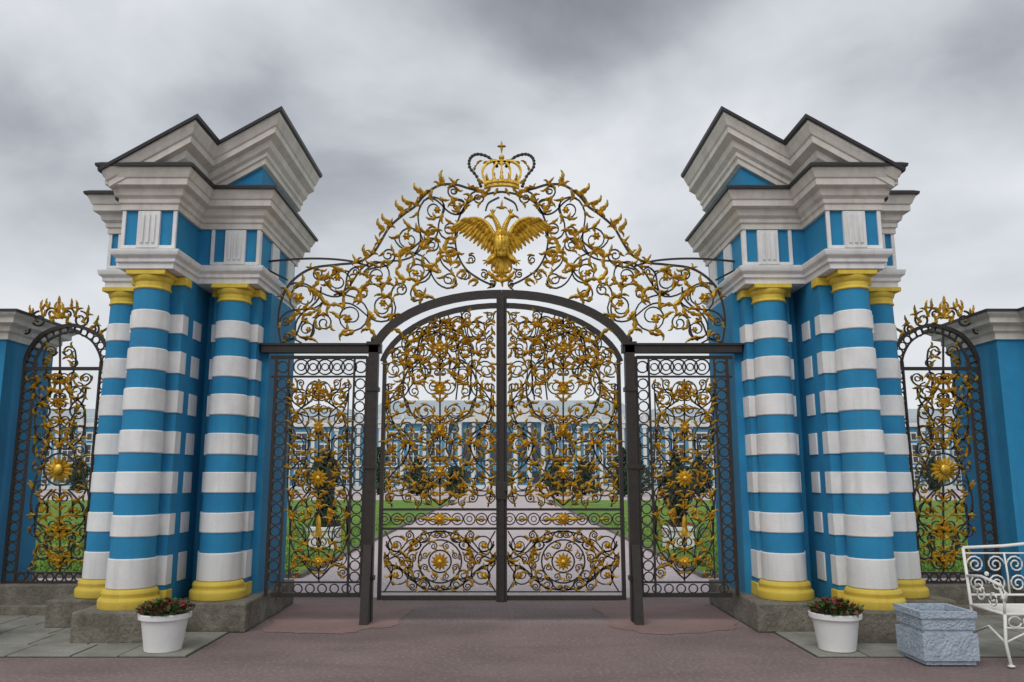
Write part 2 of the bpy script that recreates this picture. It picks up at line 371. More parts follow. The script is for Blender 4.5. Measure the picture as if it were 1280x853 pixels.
    for i,(a,v) in enumerate(top[2:-1]):
        if i%2==0 or i>4: spray(gold,pl,a,v,pi/2-.5+(.9 if i%2 else -.2),12 if 3<i<13 else 8,3 if 3<i<13 else 2,.9)
    for a,v,h in ((98,242,.3),(122,264,.4),(146,288,.5),(166,322,.7),(72,230,.9),(112,256,.2),(138,280,.3)):
        leaf(gold,pl,a,v,h,19,7.5,1.9); leaf(gold,pl,a,v,h+.5,13,5,-1.5); leaf(gold,pl,a,v,h-1,12,5,-1.5)
    for a,v,h in ((128,322,1.9),(92,296,2.2),(120,350,.4),(176,366,2.0),(214,382,.4),(82,330,-.5),(165,412,1.3),(134,412,1.0),(228,350,2.6),(70,316,1.4),(98,372,.4)):
        leaf(gold,pl,a,v,h,22,8.5,2.0); leaf(gold,pl,a,v,h+pi*.8,18,7,1.7); leaf(gold,pl,a,v,h-1.2,13,6,-1.8)
    ribbon(iron,pl,cat([(276,428),(262,424),(250,429)]),2,.02)
    ribbon(iron,pl,cat([(0,240),(22,244),(44,256),(56,282),(57,310),(46,335),(26,350),(8,358)]),2.3,.02)
    ribbon(iron,pl,cat([(3,247),(16,254),(20,264)]),2,.02)
    for a,v,h in ((52,264,.4),(58,290,.2),(57,315,-.3),(46,338,-.8),(30,350,-.6),(20,246,.5),(36,250,.4),(57,302,.1),(52,328,-.5)): leaf(gold,pl,a,v,h+.6,15,6,-1.8); leaf(gold,pl,a,v,h-.8,12,5,1.8)
    for a,v,r in ((12,356,5),(22,343,6),(46,345,7),(38,325,6)): volute(iron,gold,pl,(a,v),r,1,1,.7)
    leaf(gold,pl,2,352,.5,20,9,.8)
    ribbon(iron,pl,cat([(268,350),(300,330),(262,324),(225,323),(190,326),(165,333)]),2.2,.02,dy=.02)
# -------- eagle
eagle=MB()
for sgn in (-1,1):
    pl=Plane(GY,sgn)
    bone=[(5,304),(10,294),(16,284),(23,278),(32,275),(40,275)]
    bp=cat(bone,5)
    for i in range(15):
        t=i/14; p=bp[int(t*(len(bp)-1))]
        petal(eagle,pl,p[0],p[1],radians(-86+t*60),19+11*sin(t*pi*.8),7,-.03,7)
    for i in range(12):
        t=i/11; p=bp[int(t*(len(bp)-1))]
        petal(eagle,pl,p[0],p[1],radians(-84+t*70),12,5.6,-.052)
    for i in range(len(bp)):
        q=pl.P(bp[i][0],bp[i][1],-.05); k=.034-.015*i/len(bp); eagle.ell(q,k,.03,k,8,6)
    neck=cat([(3,296),(4,286),(8,277),(11,273)],4)
    for i,p in enumerate(neck): q=pl.P(p[0],p[1],-.06); eagle.ell(q,.043-.0015*i,.04,.043-.0015*i,8,6)
    q=pl.P(12.5,272,-.06); eagle.ell(q,.04,.035,.034,10,8); leaf(eagle,pl,14,272,-.1,9,4.5,-1.4,1,-.06,6,.01)
    for h in (2.2,1.6,1.0): leaf(eagle,pl,11,269,h,6,3,0,1,-.06,5,.01)
    for p in cat([(5,318),(11,324),(17,328)],4): q=pl.P(p[0],p[1],-.05); eagle.ell(q,.026,.026,.026,8,6)
    for h in (-1.2,-.5,.2): leaf(eagle,pl,17,328,h,7,3,-.5,1,-.05,5,.01)
    for i in range(5): petal(eagle,pl,1,316,radians(-90+i*15),28-i*2,7.5,-.03)
pl=Plane(GY,1)
eagle.ell(pl.P(0,305,-.05),.11,.08,.18,16,12)
for j in range(5):
    for i in range(-2,3): petal(eagle,pl,i*3.6,292+j*6,-pi/2,8,5,-.115+.008*abs(i)*abs(i),5,.01)
spray(eagle,pl,0,340,-pi/2,20,5,1.3)
spray(eagle,pl,0,262,pi/2,11,3,.9)
eagle.obj('eagle_emblem',M_gold,gate,smooth=2)
# -------- crown
crown=MB()
for sgn in (-1,1):
    pl=Plane(GY,sgn)
    out=cat([(6,208),(16,197),(30,193),(39,198),(40,209),(31,221),(26,233)],6)
    ribbon(iron,pl,out,2.2,.03)
    for p in out[::2]: iron.ell(pl.P(p[0],p[1],0),.022,.02,.022,8,6)
    for a,v,h in ((34,214,1.6),(31,206,2.2),(23,205,2.6)): leaf(crown,pl,a,v,h,9,4,1.5)
    for z_,w_ in ((227,3),(232,2.4)):
        ribbon(crown,pl,cat([(0,z_),(12,z_+1),(22,z_+4)],4),w_,.07,dy=-.02)
    ribbon(crown,pl,cat([(20,229),(24,216),(19,206),(9,202),(0,206)],5),2.6,.05,dy=-.02)
    ribbon(crown,pl,cat([(9,226),(11,215),(7,206),(0,202)],5),2.4,.05,dy=-.02)
    for a,v,h in ((17,228,1.2),(9,227,1.4),(23,230,.6),(14,236,-.9),(22,238,-.5),(5,236,-1.3),(28,236,0)): leaf(crown,pl,a,v,h,11,5,.8)
    for a,v in ((5,229.5),(13,230.5),(20,233)): crown.ell(pl.P(a,v,-.06),.016,.016,.016,8,6)
    petal(crown,pl,0,184,0,5.5,3.6,-.02)
pl=Plane(GY,1)
crown.ell(pl.P(0,198,-.02),.037,.037,.037,12,8); ribbon(crown,pl,[(0,226),(0,201)],2.4,.05,dy=-.03)
petal(crown,pl,0,193,pi/2,16,3.6,-.02); leaf(crown,pl,0,225,pi/2,13,7,0,1)
crown.obj('crown',M_gold,gate,smooth=2)
frame.obj('iron_frame',M_iron,gate,bevel=0)
iron.obj('iron_scrollwork',M_iron,gate)
gold.obj('gilded_leaves',M_gold,gate,smooth=2)
mb=MB(); mb.box(-.062,.062,GY-.05,GY-.032,pl.z(752),pl.z(372)); mb.box(-.03,.03,GY-.075,GY-.05,pl.z(752),pl.z(372)); mb.box(-.07,.07,GY-.09,GY-.076,1.35,1.55); mb.ell((.05,GY-.12,1.45),.02,.03,.02); mb.obj('meeting_bar',M_iron,gate,bevel=.005)

# ================================================================ PYLONS
def offset_poly(poly, o):
    n=len(poly); out=[]
    for i in range(n):
        p0=Vector(poly[i-1]);p1=Vector(poly[i]);p2=Vector(poly[(i+1)%n])
        d1=(p1-p0).normalized();d2=(p2-p1).normalized()
        n1=Vector((d1.y,-d1.x));n2=Vector((d2.y,-d2.x))
        k=(n1+n2)/(1+n1.dot(n2)); out.append((p1.x+k.x*o,p1.y+k.y*o))
    return out
def area(poly): return sum(poly[i-1][0]*poly[i][1]-poly[i][0]*poly[i-1][1] for i in range(len(poly)))
def sweep(mb, poly, prof, zf=lambda x:0.0, s=1, cap=True):
    if area(poly)<0: poly=poly[::-1]
    n=len(poly); vs=[];fs=[]
    for o,dz in prof:
        for x,y in offset_poly(poly,o): vs.append((s*x,y,zf(x)+dz))
    for j in range(len(prof)-1):
        for i in range(n):
            k=(i+1)%n; fs.append((j*n+i,j*n+k,(j+1)*n+k,(j+1)*n+i))
    if cap: fs.append(tuple(range(n))); fs.append(tuple((len(prof)-1)*n+i for i in range(n)))
    mb.add(vs,fs)
BANDS=[(.49,.79),(1.0,1.22),(1.43,1.66),(1.85,2.09),(2.29,2.53),(2.72,2.96),(3.16,3.37)]
CORN=[(0,0),(.035,0),(.035,.06),(.055,.075),(.055,.12),(.09,.15),(.10,.19),(.10,.22),(.165,.24),(.165,.31),(.18,.32),(.20,.37),(.215,.40),(.215,.43),(0,.43)]
def pylon(s):
    e=empty('gate_pylon')
    blue,white,yel,stone,beige,roof=MB(),MB(),MB(),MB(),MB(),MB()
    bx=lambda m,x0,x1,y0,y1,z0,z1:m.box(s*x0,s*x1,y0,y1,z0,z1)
    cols=[(3.81,8.52),(3.12,9.14),(4.46,9.32)]
    bx(stone,3.40,4.20,8.14,8.95,0,.305); bx(stone,2.68,3.50,8.74,10.75,0,.30); bx(stone,4.12,4.90,8.95,10.75,0,.297); bx(stone,3.45,4.2,8.9,10.7,0,.28)
    def rad(z): t=(z-.49)/(3.6-.49); return .222-.046*max(0,t)**1.2
    for cx,cy in cols:
        yel.lathe(s*cx,cy,[(.295,.30),(.30,.33),(.30,.38),(.285,.40),(.268,.405),(.268,.425),(.275,.45),(.262,.478),(.242,.49)],44)
        for i,(a,b) in enumerate(BANDS):
            white.lathe(s*cx,cy,[(rad(a)+.002,a),(rad(a)+.014,a+.008),(rad(b)+.014,b-.008),(rad(b)+.002,b)],48)
        blue.lathe(s*cx,cy,[(rad(z)+.002,z) for z in (.485,1.2,1.9,2.6,3.2,3.6)],48)
        yel.lathe(s*cx,cy,[(.182,3.595),(.195,3.603),(.195,3.617),(.183,3.625),(.183,3.68),(.195,3.69),(.207,3.72),(.21,3.742)],44)
        bx(yel,cx-.21,cx+.21,cy-.21,cy+.21,3.744,3.795)
    bx(blue,2.78,4.66,9.45,10.6,.28,3.80)
    bx(blue,3.53,4.07,8.78,9.46,.29,3.80)
    pil=[(2.87,3.39,9.24,9.47),(4.18,4.63,9.39,9.47),(3.52,4.08,8.66,8.80)]
    for x0,x1,y0,y1 in pil:
        bx(blue,x0,x1,y0,y1+.02,.29,3.80)
        for a,b in BANDS: bx(white,x0-.014,x1+.014,y0-.014,y1,a,b)
        bx(yel,x0-.025,x1+.025,y0-.025,y1,3.70,3.79); bx(yel,x0-.03,x1+.03,y0-.03,y1,.30,.44)
    for a,b in BANDS:
        bx(white,3.516,4.084,9.0,9.22,a,b)
    IX,OX,FO=2.83,4.64,9.17
    poly=[(IX,9.0),(3.53,9.0),(3.53,8.32),(4.08,8.32),(4.08,FO),(OX,FO),(OX,10.62),(IX,10.62)]
    sweep(white,poly,[(0,3.80),(.02,3.80),(.02,3.86),(.045,3.87),(.045,3.91),(.08,3.94),(.09,3.985),(.09,4.0),(0.01,4.02),(0,4.03)],s=s)
    sweep(blue,poly,[(0,4.01),(0,4.46)],s=s)
    def panel(x0,x1,y):
        m=(x0+x1)/2
        bx(white,m-.12,m+.12,y-.035,y+.01,4.03,4.44)
        for k in (-.06,0,.06): bx(white,m+k-.018,m+k+.018,y-.05,y-.03,4.08,4.40)
        for xx in (x0,x1): bx(white,xx-.02,xx+.02,y-.022,y+.01,4.025,4.45)
        bx(white,x0-.01,x1+.01,y-.024,y+.01,4.022,4.06)
    panel(3.53,4.08,8.32); panel(IX,3.36,9.0); panel(4.2,OX,FO)
    for a,b in ((9.0,9.05),(9.5,9.8),(10.2,10.5)): bx(white,IX-.025,IX+.01,a,b,4.03,4.44)
    for a,b in ((9.2,9.25),(9.5,9.8),(10.2,10.5)): bx(white,OX-.01,OX+.025,a,b,4.03,4.44)
    sweep(beige,poly,[(o,4.45+z) for o,z in CORN],s=s)
    sweep(roof,poly,[(.0,4.870),(.245,4.870),(.25,4.90),(.2,4.93),(0,4.97)],s=s)
    # attic with raking half-pediment
    Rk=lambda x:5.41+.60*(3.3-x)
    ap=[(IX,9.0),(3.53,9.0),(3.53,8.32),(4.02,8.32),(4.02,9.0),(4.15,9.0),(4.15,10.62),(IX,10.62)]
    vs=[];n=len(ap)
    ip=offset_poly(ap,-.003) 
    for x,y in ip: vs.append((s*x,y,4.88))
    for x,y in ip: vs.append((s*x,y,Rk(x)-.2))
    blue.add(vs,[(i,(i+1)%n,n+(i+1)%n,n+i) for i in range(n)])
    sweep(beige,ap,[(o*1.08,-.46+z*1.03) for o,z in CORN],zf=Rk,s=s)
    sweep(roof,ap,[(0,-.018),(.262,-.018),(.268,.018),(.2,.035),(.0,.04)],zf=Rk,s=s)
    blue.obj('blue_walls',M_blue,e,smooth=2,bevel=0); white.obj('white_bands',M_white,e,smooth=2,bevel=.005)
    yel.obj('yellow_bases_capitals',M_yell,e,smooth=2,bevel=.006); stone.obj('stone_pedestals',M_stone,e,bevel=.02)
    beige.obj('cornices',M_beige,e,bevel=0); roof.obj('roof_flashing',M_roof,e)
    return e
pylon(-1); pylon(1)

# ================================================================ SIDE FENCES
def fence(s):
    e=empty('wrought_iron_fence'); Y=10.0; pl=Plane(Y,s); fr,ir,go,st=MB(),MB(),MB(),MB()
    st.box(s*4.92,s*6.2,9.86,10.3,0,.34); st.box(s*4.91,s*6.25,9.76,10.0,0,.12)
    X=lambda a:pl.P(a,560)[0]
    def xa(a,v):
        z=pl.z(v); c=Y*cos(PITCH)+(z-EYE)*sin(PITCH); z5=pl.z(560); c5=Y*cos(PITCH)+(z5-EYE)*sin(PITCH); return a*c5/c
    for a,w in ((497,3.5),(510,2),(606,3.5),(592,2)): 
        hw=w/2*Y/F; fr.box(X(a)-hw,X(a)+hw,Y-.02,Y+.02,pl.z(730),pl.z(452))
    for v,w in ((729,5),(716,2),(461,4),):
        bar(fr,pl,xa(497,v),v,xa(607,v),v,w,.045,dy=.004)
    top=[(497,452),(502,436),(515,420),(533,411),(551,407),(571,411),(589,420),(601,436),(606,452)]
    ribbon(fr,pl,[(xa(a,v),v) for a,v in cat(top,4)],4.5,.05)
    ribbon(fr,pl,[(xa(552+(a-552)*.8,v+8),v+8) for a,v in cat(top,4)],2.2,.03)
    for i,(a,v) in enumerate(cat(top,2)): ring(ir,pl,xa(552+(a-552)*.9,v+5),v+5,4.6,1.5,10)
    v=470.
    while v<712:
        for a in (503.5,599): ring(ir,pl,xa(a,v),v,5.8,1.5)
        v+=12.6
    a=515.
    while a<592: ring(ir,pl,xa(a,722),722,5,1.5); a+=11.6
    ax=552
    T=[(pl,TF()),(pl,TF(ax))]
    fill(ir,go,T,lambda a,v,r:512+r<a<ax-r*.5 and ((464+r<v<714-r) or (422+r<v<459-r and a>526+r)) and hypot(a-ax,v-587)>r+21,(512,ax,422,714),[11,9,7,5.5,4.4],13,[(530,490,12),(529,540,12),(528,636,13),(530,690,12),(541,440,8)],.85,ls=1.05,w=1.6)
    ring(ir,pl,ax,587,20,2.2,24); rosette(go,pl,ax,587,18,16)
    go.ell(pl.P(ax,587,-.05),.07,.03,.07,16,8)
    bar(ir,pl,ax,410,ax,567,2,.02); bar(ir,pl,ax,607,ax,716,2,.02)
    for s2 in (-1,1):
        ribbon(ir,pl,cat([(ax,464),(ax+s2*10,490),(ax+s2*30,510),(ax+s2*28,545),(ax+s2*10,562)]),2,.02)
        ribbon(ir,pl,cat([(ax,712),(ax+s2*10,690),(ax+s2*30,670),(ax+s2*28,635),(ax+s2*10,612)]),2,.02)
        for i,vv in enumerate((480,492,505,518,530,543,555,625,638,650,663,675,688,700)): leaf(go,pl,ax+s2,vv,pi/2-s2*.6,13,5,-s2*1.6)
        ribbon(ir,pl,spiral_pts((ax+s2*26,400),11,pi/2,-s2),2,.02); ribbon(ir,pl,spiral_pts((ax+s2*10,392),8,0 if s2>0 else pi,s2),2,.02)
        ribbon(ir,pl,spiral_pts((ax+s2*42,412),8,pi/2,-s2),2,.02)
        for a,v,h in ((8,404,1.0),(18,396,.9),(28,402,.5),(38,410,.2),(14,386,1.2),(34,394,1.1),(5,390,1.5),(22,388,1.4),(44,406,.9),(50,416,.3)):
            leaf(go,pl,ax+s2*a,v,pi/2-s2*(pi/2-h),13,5.4,s2*.9); leaf(go,pl,ax+s2*a,v,pi/2-s2*(pi/2-h)+.9,9,4,-s2*.9)
    leaf(go,pl,ax,388,pi/2,18,8,0,1); spray(go,pl,ax,398,pi/2,18,5,1.2)
    fr.obj('frame',M_iron,e); ir.obj('scrolls',M_iron,e); go.obj('gilded_ornament',M_gold,e,smooth=2); st.obj('stone_base',M_stone,e,bevel=.015)
    p=empty('fence_pier'); b,w,c,r,g=MB(),MB(),MB(),MB(),MB()
    x0,x1=sorted((s*6.12,s*7.6)); b.box(x0,x1,9.75,10.8,.3,3.3)
    a0,a1=sorted((s*6.5,s*7.2)); b.box(a0,a1,9.55,9.76,.3,3.3)
    for z0,z1 in BANDS[:6]+[(3.10,3.22)]: w.box(a0-.015,a1+.015,9.53,9.75,z0,z1)
    g.box(x0-.05,x1+.05,9.5,10.85,0,.31)
    poly=[(6.12,9.75),(6.5,9.75),(6.5,9.55),(7.2,9.55),(7.2,9.75),(7.6,9.75),(7.6,10.8),(6.12,10.8)]
    sweep(c,poly,[(0,3.28),(.03,3.28),(.03,3.36),(.07,3.38),(.07,3.44),(.15,3.47),(.15,3.53),(.2,3.57),(.2,3.60),(0,3.6)],s=s)
    sweep(r,poly,[(0,3.597),(.225,3.597),(.225,3.625),(-.3,3.71)],s=s)
    b.obj('blue_wall',M_blue,p); w.obj('white_bands',M_white,p,bevel=.006); c.obj('cornice',M_beige,p); r.obj('cap_flashing',M_roof,p); g.obj('stone_base',M_stone,p,bevel=.015)
fence(-1); fence(1)

# ================================================================ GROUND
def sheet(name,m,x0,x1,y0,y1,z):
    mb=MB(); mb.add([(x0,y0,z),(x1,y0,z),(x1,y1,z),(x0,y1,z)],[(0,1,2,3)]); return mb.obj(name,m)
sheet('ground',M_ground,-900,900,-60,1500,-.02)
sheet('asphalt_road',M_asph,-60,60,-30,12.2,0)
sheet('gravel_courtyard',M_gravel,-75,75,11.2,104,.004)
def lawn(x0,x1,y0,y1,z):
    e=MB(); e.add([(x0,y0,z),(x1,y0,z),(x1,y1,z),(x0,y1,z)],[(0,1,2,3)])
    rr=random.Random(int(x0*10+y0)); 
    for _ in range(12000):
        x=rr.uniform(x0,x1) if rr.random()<.2 else (rr.uniform(3.6,15)*(1 if x0>0 else -1)); y=y0+(min(y1,y0+16)-y0)*rr.random()**1.6
        if abs(x)>18: continue
        h=rr.uniform(.04,.09); t=rr.uniform(0,pi); dx,dy=cos(t)*.02,sin(t)*.02; lx,ly=rr.uniform(-.03,.03),rr.uniform(-.03,.03)
        e.add([(x-dx,y-dy,z),(x+dx,y+dy,z),(x+lx,y+ly,z+h)],[(0,1,2)])
    return e.obj('lawn',M_lawn,recalc=False)
M_redg=mat('reddish_gravel',(.265,.165,.15),(.20,.132,.125),2.2,.95,bump=.6,bscale=100,c3=(.30,.20,.185))
rg=random.Random(4)
for s in (-1,1):
    x0,x1=sorted((s*3.3,s*58)); lawn(x0,x1,13.4,58,.012)
    k=MB(); k.box(x0-.08,x1+.08,13.32,13.4,0,.07); xe=s*3.26; k.box(xe-.04,xe+.04,13.4,58,0,.07); k.obj('lawn_kerb',M_stone)
    mb=MB(); j=MB(); rr=random.Random(3+s)
    j.box(*sorted((s*2.84,s*12)),7.58,9.75,-.01,.004)
    y=7.6
    while y<9.7:
        x=2.86
        while x<11.5:
            w=rr.uniform(.42,.62); h=.52; t=rr.uniform(-.002,.003)
            mb.box(*sorted((s*x,s*(x+w-.018))),y,y+h-.018,-.02,.012+t); x+=w
        y+=.52
    po=mb.obj('stone_paving',M_pave,bevel=.004); jo=j.obj('joint_bed',M_joint,po)
    vg=MB(); n=140; pts=[]
    for i in range(n):
        t=2*pi*i/n; q=1+rg.uniform(-.03,.03)+.07*sin(3*t+s)+.05*sin(7*t+1)
        c_=abs(cos(t))**.6*(1 if cos(t)>0 else -1); s_=abs(sin(t))**.6*(1 if sin(t)>0 else -1)
        pts.append((s*min(2.66,1.9+.76*c_*q),9.75+1.0*s_*q,.004))
    vg.add(pts,[tuple(range(n))]); vg.obj('gravel_verge',M_redg)

# ================================================================ PALACE
def palace():
    e=empty('palace'); w,b,g,r,go=MB(),MB(),MB(),MB(),MB()
    Y=106.
    def wing(x0,x1,y,H,RH,bays,zs):
        b.box(x0,x1,y,y+16,0,H)
        w.box(x0-.3,x1+.3,y-.5,y+16.3,H,H+.55); w.box(x0-.1,x1+.1,y-.3,y+16,2.95,3.2); w.box(x0-.15,x1+.15,y-.35,y+16,0,.5)
        r.add([(x0,y,H+.55),(x1,y,H+.55),(x1,y+16,H+.55),(x0,y+16,H+.55),(x0+2.5,y+5,H+.55+RH),(x1-2.5,y+5,H+.55+RH),(x1-2.5,y+11,H+.55+RH),(x0+2.5,y+11,H+.55+RH)],
              [(0,1,5,4),(1,2,6,5),(2,3,7,6),(3,0,4,7),(4,5,6,7)])
        bw=(x1-x0)/bays
        for i in range(bays+1):
            x=x0+i*bw; w.box(x-.22,x+.22,y-.32,y+.1,.5,H-.002); w.box(x-.34,x+.34,y-.42,y,H-.6,H-.1)
            if i%2==0: go.ell((x,y-.4,3.5),.22,.2,.45,8,6)
            w.box(x-.2,x+.2,y-.4,y,H+.55,H+1.25)
        for i in range(bays):
            x=x0+(i+.5)*bw; hw=bw*.22
            for z0,z1 in zs:
                w.box(x-hw-.14,x+hw+.14,y-.14,y+.05,z0-.14,z1+.2)
                g.box(x-hw,x+hw,y-.17,y,z0,z1)
                w.box(x-.05,x+.05,y-.2,y,z0,z1)
                for k in (1,2): 
                    if z1-z0>1.2: zz=z0+(z1-z0)*k/3; w.box(x-hw,x+hw,y-.195,y,zz-.04,zz+.04)
            if i%3==1:
                w.box(x-.5,x+.5,y+1.2,y+3,H+.6,H+1.7); g.box(x-.3,x+.3,y+1.17,y+3,H+.8,H+1.5)
        w.box(x0,x1,y-.35,y-.2,H+1.15,H+1.25)
    zs=[(.9,2.4),(3.6,5.9),(6.6,7.4)]
    wing(-72,-19,Y+2,8.3,2.3,17,zs); wing(19,72,Y+2,8.3,2.3,17,zs)
    wing(-18.8,18.8,Y,8.6,3.0,13,zs)
    b.box(-6,6,Y-1.2,Y+2,0,9.2)
    for i in range(7): x=-5.4+i*1.8; w.lathe(x,Y-1.6,[(.32,.5),(.3,3),(.26,8.4),(.4,8.7)],10)
    for i in range(6):
        x=-4.5+i*1.8
        for z0,z1 in zs: g.box(x-.45,x+.45,Y-1.26,Y,z0,z1)
    w.box(-6.3,6.3,Y-2,Y,8.7,9.3)
    w.add([(-6.5,Y-2,9.3),(6.5,Y-2,9.3),(0,Y-2,11.6),(-6.5,Y,9.3),(6.5,Y,9.3),(0,Y,11.6)],[(0,1,2),(3,5,4),(0,2,5,3),(1,4,5,2)])
    w.box(-6.3,6.3,Y-2.4,Y,0,.6)
    b.obj('walls',M_pblue,e); w.obj('columns_trim',M_pwhite,e); g.obj('windows',M_glass,e); r.obj('roof',M_proof,e); go.obj('gilded_figures',M_gold,e,smooth=True)
palace()

# ================================================================ SHRUBS
def foliage(mb,cx,cy,z0,h,r,n,rr,cone=.6,ls=.06):
    for _ in range(n):
        t=rr.random(); rad=r*(1-cone*t)*(.72+.28*sin(7*t+cx))*sqrt(sin(pi*min(1,t*.85+.12)))
        a=rr.uniform(0,2*pi); q=rad*rr.random()**.35; q*=1+.18*sin(3*a+t*9)
        p=Vector((cx+q*cos(a),cy+q*sin(a),z0+t*h))
        u=Vector((rr.gauss(0,1),rr.gauss(0,1),rr.gauss(0,1))).normalized(); w=u.cross(Vector((rr.gauss(0,1),rr.gauss(0,1),rr.gauss(0,1)))).normalized()
        s=ls*rr.uniform(.6,1.3)
        mb.add([p-u*s,p+w*s*.45,p+u*s,p-w*s*.45],[(0,1,2,3)])
rr=random.Random(5)
for s,x in ((-1,4.0),(1,4.0),(-1,7.3),(1,7.6)):
    e=empty('potted_shrub'); b=MB(); y=18.6
    b.box(s*x-.3,s*x+.3,y-.3,y+.3,.03,.42); b.box(s*x-.34,s*x+.34,y-.34,y+.34,.42,.5)
    for fx in (-.25,.25):
        for fy in (-.25,.25): b.box(s*x+fx-.04,s*x+fx+.04,y+fy-.04,y+fy+.04,0,.04)
    b.obj('tub',M_pot,e,bevel=.01)
    t=MB(); t.lathe(s*x,y,[(.04,.45),(.02,1.6)],8); t.obj('trunk',M_soil,e)
    f=MB(); foliage(f,s*x,y,.5,1.7,.5,2600,rr,.55,.06); f.obj('foliage',M_leaf2,e,recalc=False)
    f=MB(); foliage(f,s*x,y,.5,.12,.34,160,rr,.0,.04); f.obj('flowers',M_red,e,recalc=False)
for x,y,h,r in ((-11.5,76,4.2,1.7),(-7.5,72,3.0,1.9),(-4.2,74,2.4,1.7),(4.8,70,3.2,1.7),(7.6,74,2.8,1.8),(10.2,68,3.8,1.7),(12.4,74,4.8,1.5),(-21,74,3.8,1.9),(-15.5,70,3.2,1.8),(21,72,3.8,1.9),(17,70,3.2,1.8),(-30,88,3.2,1.5),(31,88,3,1.5),(-47,90,3.5,1.8),(-55,88,3,2),(48,90,3.4,1.8),(57,88,3,2)):
    e=empty('topiary_tree'); f=MB(); foliage(f,x,y,.2,h,r,1700,rr,.45,.17); f.obj('foliage',M_leaf2,e,recalc=False)
    t=MB(); t.lathe(x,y,[(.12,0),(.05,h*.8)],8); t.obj('trunk',M_soil,e)

# ================================================================ FLOWER POTS
for x,y in ((-3.16,7.84),(3.14,7.86)):
    e=empty('flower_pot'); b=MB()
    b.lathe(x,y,[(.155,.012),(.165,.02),(.205,.28),(.212,.30),(.235,.305),(.238,.345),(.228,.352),(.21,.35),(.205,.32),(.20,.30)],40); b.obj('pot',M_pot,e,smooth=2)
    b=MB(); b.lathe(x,y,[(.2,.30),(.2,.325)],24); b.obj('soil',M_soil,e)
    f=MB(); g=MB()
    for i in range(620):
        a=rr.uniform(0,6.28); q=.25*sqrt(rr.random()); z=.34+rr.uniform(0,.13)*(1.1-q*2.2)
        p=Vector((x+q*cos(a),y+q*sin(a),z+.01)); u=Vector((cos(a)*.8+rr.gauss(0,.5),sin(a)*.8+rr.gauss(0,.5),rr.uniform(0,.9))).normalized(); w=u.cross(Vector((rr.gauss(0,.3),rr.gauss(0,.3),1))).normalized(); s=rr.uniform(.018,.032)
        (g if rr.random()<.30 and z>.36 else f).add([p-u*s,p+w*s*.6,p+u*s*1.1,p-w*s*.6],[(0,1,2,3)])
    f.obj('leaves',M_leaf,e,recalc=False); g.obj('flowers',M_red,e,recalc=False)

# ================================================================ CONCRETE PLANTERS
def planter(cx,cy):
    import bmesh
    e=empty('concrete_planter')
    def tier(z0,z1,a0,a1,name,amp=.004,open_=0):
        bm=bmesh.new(); n=26; rg=random.Random(int(z0*100)); M=9
        ringv=[]
        for j in range(M):
            z=z0+(z1-z0)*j/(M-1); hh=a0+(a1-a0)*j/(M-1); row=[]
            for k in range(4*n):
                side=k//n; t=(k%n)/n*2-1; edge=(j<2 or j>M-3) or abs(t)>.9
                dsp=0 if edge else rg.uniform(-amp,amp)
                o=hh+dsp
                x,y=[(t*hh,-o),(o,t*hh),(-t*hh,o),(-o,-t*hh)][side]
                row.append(bm.verts.new((cx+x,cy+y,z)))
            ringv.append(row)
        m=4*n
        for j in range(M-1):
            for k in range(m): bm.faces.new((ringv[j][k],ringv[j][(k+1)%m],ringv[j+1][(k+1)%m],ringv[j+1][k]))
        bm.faces.new(ringv[0][::-1])
        inner=[bm.verts.new((cx+(v.co.x-cx)*.84,cy+(v.co.y-cy)*.84,z1)) for v in ringv[-1]]
        inn2=[bm.verts.new((v.co.x,v.co.y,z1-.01-open_)) for v in inner]
        for k in range(m):
            bm.faces.new((ringv[-1][k],ringv[-1][(k+1)%m],inner[(k+1)%m],inner[k])); bm.faces.new((inner[k],inner[(k+1)%m],inn2[(k+1)%m],inn2[k]))
        bm.faces.new(inn2)
        bmesh.ops.recalc_face_normals(bm,faces=bm.faces)
        me=bpy.data.meshes.new(name); bm.to_mesh(me); bm.free(); o=bpy.data.objects.new(name,me); scene.collection.objects.link(o); o.parent=e; me.materials.append(M_conc)
    tier(.012,.05,.215,.215,'foot',0); tier(.05,.27,.238,.24,'body'); tier(.27,.305,.212,.212,'neck',0); tier(.305,.40,.228,.232,'collar'); tier(.40,.455,.245,.245,'rim',.002,.09)
    b=MB(); b.box(cx-.2,cx+.2,cy-.2,cy+.2,.36,.375); b.obj('soil',M_soil,e)
planter(3.86,7.45); planter(-5.42,8.3)

